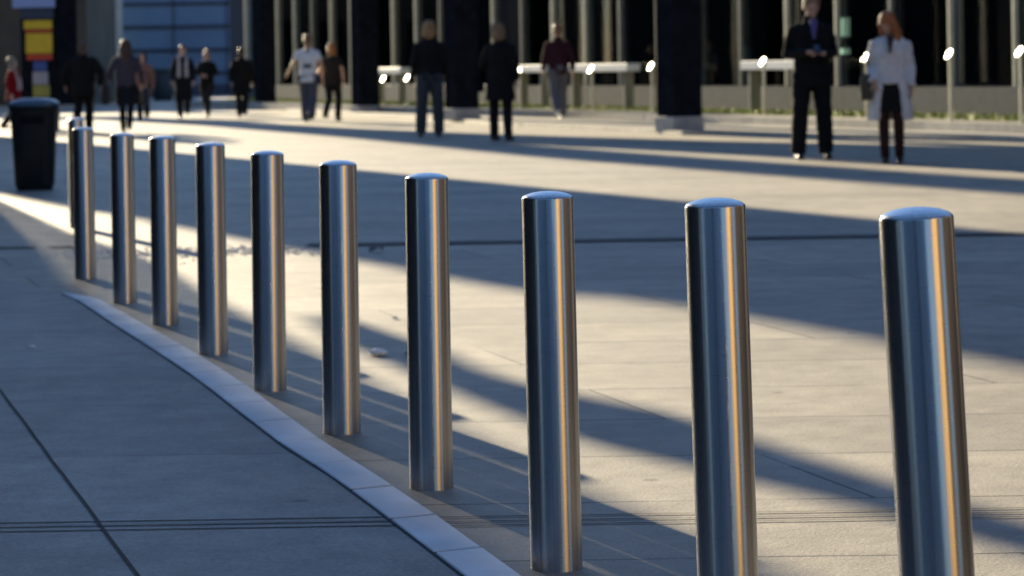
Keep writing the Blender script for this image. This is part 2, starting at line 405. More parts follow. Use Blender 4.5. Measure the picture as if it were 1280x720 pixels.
# buildings behind and beside the viewpoint (unseen, mirrored in the steel; some added only for streaks)
def plain_building(name, label, c, s, rz, m, wm=None, rows=3, cols=4):
    t = thing(name, label, 'building', (c[0], c[1], 0), rz)
    bm = bmesh.new(); box(bm, (0, 0, s[2] / 2 - .05), (s[0], s[1], s[2])); obj('wall', bm, m, t)
    if wm:
        for i in range(rows):
            for k in range(cols):
                bm = bmesh.new(); box(bm, (-s[0] / 2 + s[0] * (k + .5) / cols, s[1] / 2, s[2] / 2), (s[0] / cols * (.16 + .15 * ((k * 7) % 3)), .1, s[2] - .3))
                obj('window', bm, wm, t)
    return t
M_warm = mat('warm_sandstone', (.55, .35, .13), .8, var=.15, vscale=.5)
M_pale0 = mat('pale_render', (.7, .64, .52), .8, var=.1)
M_brown = mat('brown_brick', (.085, .06, .045), .8, var=.2)
M_pier = mat('streak_pier', (.22, .22, .23), .7, var=.1)  # piers added to streak the reflections in the steel
M_bglass = mat('blue_glazing', (.10, .15, .22), .2, 0, var=.2, vscale=.3)
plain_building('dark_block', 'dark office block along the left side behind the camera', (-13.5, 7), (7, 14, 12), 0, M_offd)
plain_building('sandstone_block', 'sunlit sandstone block across the street behind the camera', (18.6, -11.2), (10, 4, 11), R(48), M_warm)
plain_building('brick_block', 'brown brick block along the right side', (19, 8), (11, 15, 9), 0, M_brown)
plain_building('streak_block', 'added slim pale block beside the dark block, for a streak in the steel', (-13.2, -3.0), (1.3, 1.3, 8), 0, M_pale0)  # added to give the steel a thin pale streak
plain_building('streak_tower', 'added slim dark tower behind the camera, for a dark streak in the steel', (-6.2, -22), (2.2, 2.2, 16), 0, M_offd)  # added to give the steel a dark line
plain_building('glazed_block', 'blue glazed block with piers added for steel streaks, down the street behind the camera', (-12, -30), (44, 6, 12), R(-8), M_bglass, M_pier, 1, 13)

# ------------------------------------------------------------------ glass fronted office building on the right
gdir = Vector((.4, -1, 0)).normalized(); gn = Vector((-gdir.y, gdir.x, 0)) * -1     # gn points to the plaza
if gn.x > 0: gn = -gn
g0 = Vector((fz(74), 74, .18)); Lg = 58.0
rotg = math.atan2(gdir.y, gdir.x)
office = thing('glass_office', 'long glass fronted office building with pale vertical fins on the right of the plaza', 'building', g0, rotg)
# local frame: x along the glass toward the camera, y: +y is away from or toward plaza
ysign = 1 if (Matrix.Rotation(rotg, 3, 'Z') @ Vector((0, 1, 0))).dot(gn) > 0 else -1
bm = bmesh.new(); box(bm, (Lg / 2, 0, .2), (Lg, .25, .5)); obj('low_wall', bm, M_lowwall, office)
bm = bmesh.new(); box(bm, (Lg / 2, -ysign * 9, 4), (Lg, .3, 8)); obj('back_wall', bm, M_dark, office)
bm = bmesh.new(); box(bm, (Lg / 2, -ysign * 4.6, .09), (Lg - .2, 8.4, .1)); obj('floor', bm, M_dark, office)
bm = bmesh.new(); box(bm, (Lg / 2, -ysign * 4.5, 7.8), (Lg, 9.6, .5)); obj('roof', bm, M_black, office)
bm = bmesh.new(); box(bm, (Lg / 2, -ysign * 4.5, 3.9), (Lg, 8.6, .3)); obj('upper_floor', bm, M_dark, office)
for x_ in (.1, Lg - .1):
    bm = bmesh.new(); box(bm, (x_, -ysign * 4.6, 4), (.2, 8.5, 7.2)); obj('end_wall', bm, M_black, office)
bay = 1.74; M_olive = mat('olive_aluminium', (.24, .22, .10), .5, .2, var=.15); M_blind_refl = mat('blue_grey_blind_refl', (.16, .22, .28), .8, var=.2)
i = 0; x_ = .25
while x_ < Lg - 1.8:
    bm = bmesh.new(); box(bm, (x_ + bay / 2, 0, 4.0), (bay - .12, .03, 7.06)); obj('glass_pane', bm, M_glass, office)
    bm = bmesh.new(); box(bm, (x_, ysign * .061, 4.0), (.065, .085, 7.1)); bevel(bm, .008, 1)
    obj('fin', bm, M_alu if i % 3 != 1 else M_alud, office)
    for q in range(random.choice((1, 2, 2))):
        k = x_ + bay * random.uniform(.2, .85)
        bm = bmesh.new(); box(bm, (k, -ysign * (.10 + .1 * q), 4.0), (random.uniform(.03, .06), .07, 7.1)); obj('mullion', bm, random.choice((M_alud, M_alu, M_olive, M_olive)), office)
    if i in (13, 14, 22, 30):
        bm = bmesh.new(); box(bm, (x_ + bay * .5, -ysign * .42, 2.6), (bay * .6, .03, 4.3)); obj('blind_reflection', bm, M_blind_refl, office)  # blue-grey blinds; those toward the right stand in for a pale reflection
    x_ += bay; i += 1

# furniture seen through the glass
def gl(s, off, z=.18): return g0 + gdir * s - gn * off + Vector((0, 0, z - .18))
def place_rot(): return rotg
def counter(label, s, off, ln, h=.82):
    t = thing('railing_board', label, 'railing', gl(s, off, .18), rotg, 'pale boards along the foot of the glass')
    bm = bmesh.new(); box(bm, (0, 0, h), (ln, .28, .15)); bevel(bm, .01, 1); obj('board', bm, M_counter, t)
    for sx in (-1, 1):
        bm = bmesh.new(); box(bm, (sx * (ln / 2 - .25), 0, (h - .077) / 2), (.06, .2, h - .077)); obj('leg', bm, M_alud, t)
def s_at(px, off=0):
    u = (px - 640) / 3000; Z = (21.4 + 1.077 * off) / (u + .4)
    return (Vector((u * Z, Z, 0)) - Vector((g0.x, g0.y, 0))).dot(gdir)
for px, ln, off, lab in ((667, 1.7, -.75, 'pale board railing on the terrace left of the walker in maroon'),
                         (752, 3.0, -.75, 'long pale board railing on the terrace right of the walker in maroon'),
                         (488, 2.2, -.75, 'pale board railing left of the person in short black jacket'),
                         (972, 2.2, -.75, 'pale board railing beside the man with the phone'),):
    counter(lab, s_at(px, off), off, ln, .82)
M_teal = mat('teal_fabric', (.10, .2, .2), .9, var=.2)
t = thing('armchair', 'large dark teal armchair inside the glass office right of the wide black pillar', 'armchair', gl(s_at(903, .9), .9, .28), rotg + R(-20))
bm = bmesh.new(); box(bm, (0, 0, .28), (1.3, .9, .4)); bevel(bm, .08, 3); obj('seat', bm, M_teal, t, True)
bm = bmesh.new(); box(bm, (0, -.42 * ysign, .62), (1.25, .22, .95)); bevel(bm, .09, 3); obj('backrest', bm, M_teal, t, True)
for sx in (-1, 1):
    bm = bmesh.new(); box(bm, (sx * .6, .02, .4), (.22, .85, .62)); bevel(bm, .08, 3); obj('armrest', bm, M_teal, t, True)
M_lit = emit('lit_panel', (.55, .75, .5), .35)
t = thing('lit_stand', 'pale green lit display stand with crossbar inside the office between man and woman', 'display stand', gl(s_at(1062, 1.0), 1.0, .34), rotg)
bm = bmesh.new(); box(bm, (0, 0, .6), (.1, .08, 1.1)); obj('post', bm, M_alud, t)
bm = bmesh.new(); box(bm, (0, ysign * .06, 1.30), (.26, .05, .32)); bevel(bm, .01, 1); obj('panel', bm, M_lit, t)
bm = bmesh.new(); box(bm, (.05, ysign * .06, .88), (.62, .05, .10)); bevel(bm, .01, 1); obj('crossbar', bm, M_lit, t)
M_lamp = emit('lamp_glow', (.9, .9, .75), .5)
for px, hh, lab in ((1222, 1.55, 'small pale hanging lamp inside the office, left of the pair near the right edge'), (1238, 1.6, 'small pale hanging lamp inside the office, right of the pair near the right edge'), (1258, 1.5, 'small round hanging lamp inside the office nearest the right edge'), (1086, 1.5, 'small pale hanging lamp inside the office above the white coat woman')):
    t = thing('pendant_lamp', lab, 'lamp', gl(s_at(px, 1.2), 1.2, .34), rotg, 'pendant lamps inside the glass office')
    bm = bmesh.new(); ell(bm, (0, 0, hh), (.085, .085, .085)); obj('lamp_shade', bm, M_lamp, t, True)
    bm = bmesh.new(); tube(bm, [(0, 0, hh + .07), (0, 0, 3.39)], [.006, .006], 6); obj('cord', bm, M_black, t)

# grass strip at the foot of the glass
M_grass = mat('grass', (.26, .30, .035), .7, var=.5, vscale=3)
bm = bmesh.new()
for _ in range(9000):
    s = random.uniform(2, Lg - 2); o_ = random.uniform(.2, 1.3)
    p = g0 + gdir * s + gn * o_; h = random.uniform(.04, .10); a = random.uniform(0, 6.28); wd = random.uniform(.008, .02)
    dx, dy = math.cos(a) * wd, math.sin(a) * wd; lx, ly = random.uniform(-.04, .04), random.uniform(-.04, .04)
    bm.faces.new([bm.verts.new(v) for v in ((p.x - dx, p.y - dy, .186), (p.x + dx, p.y + dy, .186), (p.x + lx, p.y + ly, .186 + h))])
gr = obj('grass', bm, M_grass); gr['kind'] = 'stuff'; gr['label'] = 'narrow strip of short sunlit grass along the foot of the glass'; gr['category'] = 'grass'
bm = bmesh.new()
q = [g0 + gdir * 2 + gn * .15, g0 + gdir * (Lg - 2) + gn * .15, g0 + gdir * (Lg - 2) + gn * 1.35, g0 + gdir * 2 + gn * 1.35]
bm.faces.new([bm.verts.new((v.x, v.y, .186)) for v in q]); struct(obj('soil', bm, mat('soil', (.07, .085, .02), .9, var=.3)))

# ------------------------------------------------------------------ black pillars
PIL = [((2.5, 36), .50, .06, 'widest nearest black square pillar on a grey plinth in front of the glass'),
       ((-.98, 46.5), .50, .06, 'black square pillar between the two people in black, on a low grey plinth'),
       ((-3.43, 56), .50, .0, 'black square pillar right of the person in the white top'),
       ((-6.75, 65.5), .46, .0, 'farthest black square pillar at the left end of the glass front')]
for (c, a, z, lab) in PIL:
    t = thing('pillar', lab, 'pillar', (c[0], c[1], z), R(27), 'black pillars along the glass front')
    bm = bmesh.new(); box(bm, (0, 0, 2.35), (a, a, 4.3)); bevel(bm, .015, 2); obj('shaft', bm, M_black, t)
    bm = bmesh.new(); box(bm, (0, 0, .085), (a + .04, a + .04, .23)); bevel(bm, .008, 1); obj('plinth', bm, M_plinth, t)

# ------------------------------------------------------------------ posts with bright round caps along the terrace edge
M_disc = mat('polished_disc', (.9, .9, .88), .5, 1)
POST = [(480, 59, .82), (510, 57, .84), (560, 54.5, .87), (596, 52.5, .89), (650, 50, .95), (740, 46.5, .98), (815, 44, 1.02), (873, 42.5, 1.03), (955, 41, 1.07), (1083, 39, 1.1), (1188, 37.6, 1.13), (1276, 36, 1.14)]
plab = ['slim post with bright round cap, farthest along the terrace edge', 'slim post with bright cap just left of the short black jacket', 'slim post with bright cap hugging the second pillar on its left', 'slim post with bright cap between the second pillar and black coat', 'slim post with bright cap right of the person in the black coat', 'slim post with bright cap right of the walker in maroon', 'slim post with bright cap just left of the widest black pillar', 'slim post with bright cap just right of the widest black pillar', 'slim post with bright cap left of the man holding a phone', 'slim post with bright cap between the phone man and white coat woman', 'slim post with bright cap right of the woman in white coat', 'slim post with bright cap at the right edge of the photo']
hv = (D + Vector((0, -1, .0))).normalized()
for (px, Z, zt), lab in zip(POST, plab):
    u = (px - 640) / 3000; zb = .18; Z = (20.0 if 730 < px < 960 else 19.75 if 530 < px < 700 else 19.45) / (.4 + (px - 640) / 3000)
    t = thing('railing_post', lab, 'post', (u * Z, Z, zb - .01), 0, 'round capped posts along the terrace edge')
    h = zt - zb
    bm = bmesh.new(); lathe(bm, [(0, 0), (.06, 0), (.06, .012), (.026, .016), (.024, h), (0, h)], 16); obj('shaft', bm, M_alu, t, False)
    bm = bmesh.new(); Mx = Matrix.Translation((-.02, -.035, h + .0)) @ hv.to_track_quat('Z', 'Y').to_matrix().to_4x4()
    lathe(bm, [(0, -.016), (.072, -.016), (.08, -.008), (.08, .005), (.073, .011), (0, .013)], 24, Mx); obj('cap', bm, M_disc, t)

# ------------------------------------------------------------------ far left buildings
M_bpanel = mat('blue_panel', (.10, .19, .32), .35, var=.12, vscale=.5)
M_bband = mat('blue_band', (.02, .04, .08), .5)
t = thing('blue_office', 'blue glass office with dark horizontal bands far behind on the left', 'building', (-14.2, 108, 0), 0)
bm = bmesh.new(); box(bm, (0, 3, 2.7), (10.4, 6, 5.5)); obj('wall', bm, M_bpanel, t)
for z in (.25, 1.0, 2.05, 3.1, 4.15, 5.1):
    bm = bmesh.new(); box(bm, (.3, -.02, z), (8.6, .12, .17 if z > .3 else .5)); obj('band', bm, M_bband, t)
for x in (-3.4, -1.0, 1.4, 3.8):
    bm = bmesh.new(); box(bm, (x, -.05, 2.6), (.05, .06, 5.2)); obj('joint', bm, M_bband, t)
M_gr = mat('slate_grey_render', (.10, .115, .14), .7, var=.2, vscale=.6)
M_pale = mat('pale_stone_column', (.45, .42, .38), .7, var=.1)
t = thing('grey_office', 'slate grey office block far behind the two walkers on the left', 'building', (-19.4, 100, 0), 0)
bm = bmesh.new(); box(bm, (-1.2, 3, 2.7), (6.6, 6, 5.5)); obj('wall', bm, M_gr, t)
bm = bmesh.new(); box(bm, (2.95, -.2, 2.7), (.5, .5, 5.5)); obj('pale_column', bm, M_pale, t)
for k, (x, z) in enumerate(((-.4, 1.3), (1.2, 1.3), (-.4, 3.2), (1.2, 3.2), (-2.2, 3.2))):
    bm = bmesh.new(); box(bm, (x, -.02, z), (1.1, .12, 1.4)); obj('window', bm, M_bband if k % 2 else M_bpanel, t)
M_brn = mat('dim_brown_stone', (.05, .043, .036), .8, var=.4, vscale=.7)
t = thing('brown_building', 'dim brown building with dark openings behind the sign at far left', 'building', (-32, 82, 0), 0)
bm = bmesh.new(); box(bm, (13, 3, 2.4), (9, 6, 5)); obj('wall', bm, M_brn, t)
for k in range(4):
    bm = bmesh.new(); box(bm, (15.9 - k * 2.1, -.02, 1.5), (1.1, .14, 2.6)); obj('opening', bm, M_black, t)
t = thing('pillar', 'wide dark pillar behind the distant walker in black coat', 'pillar', (-9.35, 82, -.02), 0, 'black pillars along the glass front')
bm = bmesh.new(); box(bm, (0, 0, 2.5), (.5, .5, 5.2)); bevel(bm, .01, 1); obj('shaft', bm, M_bband, t)
bm = bmesh.new(); box(bm, (0, 0, .06), (.6, .6, .12)); obj('plinth', bm, M_plinth, t)
t = thing('pillar', 'dark pillar standing between the yellow sign and the grey office', 'pillar', (-13.9, 75, -.02), 0, 'black pillars along the glass front')
bm = bmesh.new(); box(bm, (0, 0, 2.5), (.55, .5, 5.2)); bevel(bm, .01, 1); obj('shaft', bm, M_black, t)
bm = bmesh.new(); box(bm, (0, 0, .06), (.65, .6, .12)); obj('plinth', bm, M_plinth, t)
# planter
M_plant = mat('planter_blue', (.015, .03, .05), .5)
t = thing('planter', 'dark blue wedge shaped planter in front of the blue office', 'planter', (-13.1, 90, 0), 0)
bm = bmesh.new(); lathe(bm, [(0, 0), (.32, 0), (.36, .06), (.55, .95), (.52, .98), (.47, .9), (0, .88)], 20); obj('tub', bm, M_plant, t, True)
bm = bmesh.new()
for _ in range(500):
    a = random.uniform(0, 6.28); r_ = .5 * math.sqrt(random.random()); h = random.uniform(.9, 1.15)
    p = Vector((r_ * math.cos(a), r_ * math.sin(a), h)); b = random.uniform(0, 6.28)
    bm.faces.new([bm.verts.new(v) for v in (p, p + Vector((.05 * math.cos(b), .05 * math.sin(b), .04)), p + Vector((.05 * math.cos(b + 1), .05 * math.sin(b + 1), .07)))])
obj('foliage', bm, mat('shrub', (.03, .06, .03), .7, var=.3), t)

# dark colonnade added out of view at left to break up the glass reflection
la, db = Vector((.725, .689, 0)), Vector((-.689, .725, 0))
t = thing('backdrop', 'long dark colonnade added beyond the left of the plaza to streak the glass reflection', 'backdrop', la * 20 + db * 95, math.atan2(.689, .725))
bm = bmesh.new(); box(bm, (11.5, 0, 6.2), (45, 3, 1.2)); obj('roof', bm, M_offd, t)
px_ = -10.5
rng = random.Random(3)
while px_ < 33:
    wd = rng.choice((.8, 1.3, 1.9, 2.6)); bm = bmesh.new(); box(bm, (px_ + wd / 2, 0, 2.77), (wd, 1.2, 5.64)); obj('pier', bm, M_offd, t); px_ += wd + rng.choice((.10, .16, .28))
# ------------------------------------------------------------------ sign totem
t = thing('sign_totem', 'tall dark sign totem with yellow panels and blue header behind the bin', 'sign', (-8.85, 45, 0), 0)
bm = bmesh.new(); box(bm, (0, 0, 1.4), (.66, .22, 2.84)); bevel(bm, .015, 2); obj('frame', bm, M_black, t)
def panel(name, x0, x1, y0, y1, m, dy=0):
    # pixel rows of the sign face turned into metres on the totem
    k = 45 / 3000; zc = 1.03 + (94.2 - (y0 + y1) / 2) * k
    bm = bmesh.new(); box(bm, (((x0 + x1) / 2 - 50.5) * k, -.12 - dy, zc), ((x1 - x0) * k, .03, abs(y1 - y0) * k)); bevel(bm, .004, 1); return obj(name, bm, m, t)
M_yel = mat('yellow_vinyl', (.58, .42, .02), .5, var=.06); M_red = mat('red_vinyl', (.45, .05, .02), .5); M_blu = mat('blue_vinyl', (.03, .08, .28), .5)
M_hdr = mat('pale_blue_header', (.22, .32, .62), .5); M_gry = mat('grey_vinyl', (.30, .33, .36), .5); M_ygr = mat('olive_vinyl', (.28, .30, .06), .5)
hd = panel('header', 19, 72, -12, 10, M_hdr); 
panel('navy_band', 29, 70, 12, 24, mat('navy_vinyl', (.012, .03, .07), .5))
panel('yellow_panel', 33, 68, 26, 36.5, M_yel); panel('red_line', 34, 68, 37.5, 41, M_red); panel('yellow_panel', 35, 68, 42, 67, M_yel); panel('red_line', 36, 68, 68, 75, M_red)
panel('blue_panel', 44, 61, 77, 89, M_blu); panel('notice', 43, 62, 90, 106, M_gry); panel('olive_panel', 43, 64, 107, 121, M_ygr)

# ------------------------------------------------------------------ litter bin
M_bin = mat('bin_plastic', (.008, .011, .014), .5, var=.2, spec=.2); M_lid = mat('bin_lid', (.03, .07, .12), .35)
t = thing('litter_bin', 'dark tapered litter bin with a blue edged lid on the shaded paving at left', 'bin', (-4.31, 21.6, 0), R(8))
t.scale = (.84, .84, .96)
bm = bmesh.new()
def rrect(hx, hy, z, r=.04, n=5):
    P = []
    for cx, cy, a0 in ((hx - r, hy - r, 0), (-hx + r, hy - r, 90), (-hx + r, -hy + r, 180), (hx - r, -hy + r, 270)):
        for k in range(n): P.append((cx + r * math.cos(R(a0 + 90 * k / (n - 1))), cy + r * math.sin(R(a0 + 90 * k / (n - 1))), z))
    return P
def skin(bm, loops):
    V = [[bm.verts.new(p) for p in l] for l in loops]
    bm.faces.new(V[0]); bm.faces.new(V[-1])
    for A, B in zip(V, V[1:]):
        for k in range(len(A)): bm.faces.new((A[k], A[(k + 1) % len(A)], B[(k + 1) % len(A)], B[k]))
skin(bm, [rrect(.185, .185, .0, .12, 8), rrect(.19, .19, .03, .12, 8), rrect(.205, .205, .05, .12, 8), rrect(.225, .225, .42, .13, 8), rrect(.245, .245, .74, .14, 8), rrect(.262, .262, .745, .14, 8), rrect(.262, .262, .775, .14, 8)])
obj('body', bm, M_bin, t, True).data.set_sharp_from_angle(angle=R(35))
bm = bmesh.new(); skin(bm, [rrect(.25, .25, .777, .14, 8), rrect(.268, .268, .787, .14, 8), rrect(.265, .265, .815, .14, 8), rrect(.21, .21, .845, .12, 8), rrect(.12, .12, .858, .08, 8)])
obj('lid', bm, M_lid, t, True).data.set_sharp_from_angle(angle=R(40))
bm = bmesh.new(); skin(bm, [[(x, -.245 - y * .02 , z) for x, y, z in [(-.12, 0, .62), (.12, 0, .62), (.12, 0, .70), (-.12, 0, .70)]], [(x, -.20, z) for x, z in [(-.12, .62), (.12, .62), (.12, .70), (-.12, .70)]]]); obj('slot', bm, M_black, t)
for sx in (-1, 1):
    bm = bmesh.new(); box(bm, (sx * .262, 0, .70), (.02, .16, .035)); bevel(bm, .006, 2); obj('handle', bm, M_lid, t)

# ------------------------------------------------------------------ steel bollards
BOL = [  # x, y, height, lean
    (-2.93, 16.1, .74, .004, 'farthest steel bollard, almost hidden behind the next one at left'),
    (-2.17, 12.12, .765, .004, 'second steel bollard from the far left end, partly covering the hidden one'),
    (-1.76, 10.81, .765, .002, 'steel bollard third from the far left end, below the long haired walker'),
    (-1.44, 9.85, .775, 0, 'steel bollard fourth from the far left end of the row'),
    (-1.11, 8.79, .775, 0, 'steel bollard fifth from the far left end, near the start of the bright ground'),
    (-.80, 7.77, .775, -.004, 'steel bollard sixth from either end, exactly mid row'),
    (-.50, 6.83, .775, 0, 'steel bollard fifth from the near right end, beside the small white paper scrap'),
    (-.215, 5.91, .775, 0, 'steel bollard fourth from the near right end of the row'),
    (.0755, 4.94, .775, .009, 'steel bollard third from the near right end, its whole foot still inside the photo'),
    (.366, 4.2, .797, .019, 'steel bollard second from the near right end, its foot cut off by the photo edge'),
    (.61, 3.44, .822, .043, 'thickest nearest steel bollard at the right end of the row, leaning slightly')]
bm = bmesh.new(); rb = .0535; hb = .775
lathe(bm, [(0, -.03), (rb, -.03), (rb, hb - .0155), (rb - .0005, hb - .0135), (rb - .002, hb - .0118), (rb - .004, hb - .0112), (0, hb - .0112)], 96)
bol_o = thing('bollard', BOL[0][4], 'bollard', (0, 0, 0), 0, 'row of brushed steel bollards')
po = obj('post', bm, M_steel, bol_o, True)
bm = bmesh.new(); lathe(bm, [(rb - .0022, hb - .0124), (rb - .004, hb - .0098), (rb - .008, hb - .0076), (rb * .6, hb - .0032), (rb * .3, hb - .0008), (0, hb)], 96)
obj('cap', bm, M_cap, bol_o, True)
for me in (po.data,):
    me.set_sharp_from_angle(angle=R(50))
for k, (x, y, h, ln, lab) in enumerate(BOL):
    o = bol_o if k == 0 else dup(bol_o, lab)
    o.location = (x, y, 0); o.rotation_euler = (random.uniform(-.003, .003), -ln, random.uniform(0, 6.28)); o.rotation_mode = 'XYZ'
    o.rotation_euler = (0, -ln, 0)
    o.scale = (1, 1, h / hb)

# ------------------------------------------------------------------ litter, grit and leaves
M_paper = mat('white_paper', (.8, .8, .78), .8)
def scrap(label, x, y, r_):
    bm = bmesh.new(); bmesh.ops.create_icosphere(bm, subdivisions=3, radius=r_)
    for v in bm.verts:
        v.co *= 1 + .5 * noise.noise(v.co * (2.5 / r_)); v.co.z = max(v.co.z * .45, -.3 * r_) + .3 * r_
    o = obj('paper_scrap', bm, M_paper); o.location = (x, y, .003); return tag(o, label, 'litter', 'white paper scraps on the paving')
scrap('crumpled white paper scrap on the paving beside the fifth bollard from the right', -.50, 8.65, .03)
scrap('tiny white paper scrap on the paving behind the larger crumpled one', -.5, 9.9, .012)
scrap('white scrap standing in for a shiny reflection on the pavement at far left', -1.83, 9.05, .014)  # added in place of a shiny streak reflected by the pavement
M_leaf = mat('dry_leaf', (.05, .035, .02), .8)
def leaf(label, x, y, s, rz):
    bm = bmesh.new(); n = 8
    top = []
    for k in range(n + 1):
        t_ = k / n; wv = .35 * math.sin(math.pi * t_ ** .8); zz = .12 * math.sin(math.pi * t_) + .05 * t_
        top.append((t_ - .5, wv, zz))
    up = [bm.verts.new((x_, w_, z_ + .14 * w_)) for x_, w_, z_ in top]; mid = [bm.verts.new((x_, 0, z_)) for x_, w_, z_ in top]; dn = [bm.verts.new((x_, -w_, z_ + .2 * w_)) for x_, w_, z_ in top]
    for k in range(n): bm.faces.new((up[k], up[k + 1], mid[k + 1], mid[k])); bm.faces.new((mid[k], mid[k + 1], dn[k + 1], dn[k]))
    bmesh.ops.remove_doubles(bm, verts=bm.verts[:], dist=1e-4)
    bmesh.ops.scale(bm, vec=(s, s, s), verts=bm.verts[:])
    bmesh.ops.solidify(bm, geom=bm.faces[:], thickness=.0012)
    o = obj('leaf', bm, M_leaf, None, True); o.location = (x, y, .006); o.rotation_euler = (0, 0, rz); return tag(o, label, 'leaf', 'dry leaves on the plaza')
leaf('dark curled leaf on the shaded paving just below the slot drain', -.78, 13.55, .11, .8)
leaf('dark leaf lying right of the curled one below the slot drain', -.55, 13.4, .1, 0.1)
leaf('dark leaf on the plaza just behind the crumpled paper', -.36, 8.62, .09, .2)
bm = bmesh.new()
for _ in range(1300):
    x = random.gauss(-1.75, .42); y = 13.75 + random.gauss(0, .22) + .5 * (x + 1.75) * .2
    if x > -1.1 or x < -2.75: continue
    s = random.uniform(.003, .008)
    r_ = bmesh.ops.create_icosphere(bm, subdivisions=1, radius=s, matrix=Matrix.Translation((x, y, s * .3)) @ Matrix.Diagonal((1.3, 1, .6, 1)))
g_ = obj('grit', bm, mat('pale_grit', (.7, .69, .66), .8, var=.2)); g_['kind'] = 'stuff'; g_['label'] = 'scatter of pale grit along the slot drain'; g_['category'] = 'grit'

# ------------------------------------------------------------------ people
VOX = .0065
def remeshed(name, bm, m, parent, vox, wrinkle=0, wscale=9, smooth=4, cut=None, seed=0):
    me = bpy.data.meshes.new(name + '_src'); bmesh.ops.recalc_face_normals(bm, faces=bm.faces[:]); bm.to_mesh(me); bm.free()
    o = bpy.data.objects.new(name, me); COL.objects.link(o)
    md = o.modifiers.new('r', 'REMESH'); md.mode = 'VOXEL'; md.voxel_size = vox; md.use_smooth_shade = True
    sm = o.modifiers.new('s', 'SMOOTH'); sm.factor = .5; sm.iterations = smooth
    dg = bpy.context.evaluated_depsgraph_get(); ev = o.evaluated_get(dg)
    nm = bpy.data.meshes.new_from_object(ev); o.modifiers.clear(); o.data = nm; bpy.data.meshes.remove(me)
    if wrinkle:
        off = Vector((seed * 3.1, seed * 1.7, 0))
        nor = [v.normal.copy() for v in nm.vertices]
        for v, n_ in zip(nm.vertices, nor):
            c = v.co; f = noise.noise(Vector((c.x * wscale, c.y * wscale, c.z * wscale * 1.8)) + off) + .5 * noise.noise(Vector((c.x * wscale * 2.3, c.y * wscale * 2.3, c.z * wscale * 3)) + off)
            v.co = c + n_ * wrinkle * f
    for p in nm.polygons: p.use_smooth = True
    nm.materials.clear(); nm.materials.append(m); o.parent = parent
    return o

_sk = {}
def fabric(col, rough=.9):
    k = ('f',) + tuple(col)
    if k not in _sk: _sk[k] = mat('fabric', col, rough, var=.07, vscale=9, bump=.15, bscale=220, spec=.12)
    return _sk[k]
def skinmat(col):
    k = ('s',) + tuple(col)
    if k not in _sk: _sk[k] = mat('skin', col, .55, var=.08, vscale=14)
    return _sk[k]
def hairmat(col):
    k = ('h',) + tuple(col)
    if k not in _sk: _sk[k] = mat('hair', col, .5, var=.35, vscale=30, bump=.5, bscale=120)
    return _sk[k]
M_eye = mat('eye', (.05, .035, .03), .2)
M_shoe = mat('black_shoe', (.015, .014, .014), .45)
M_sole = mat('white_shoe', (.7, .68, .63), .6)

def arms_default(bend=0.0, out=.04): return None

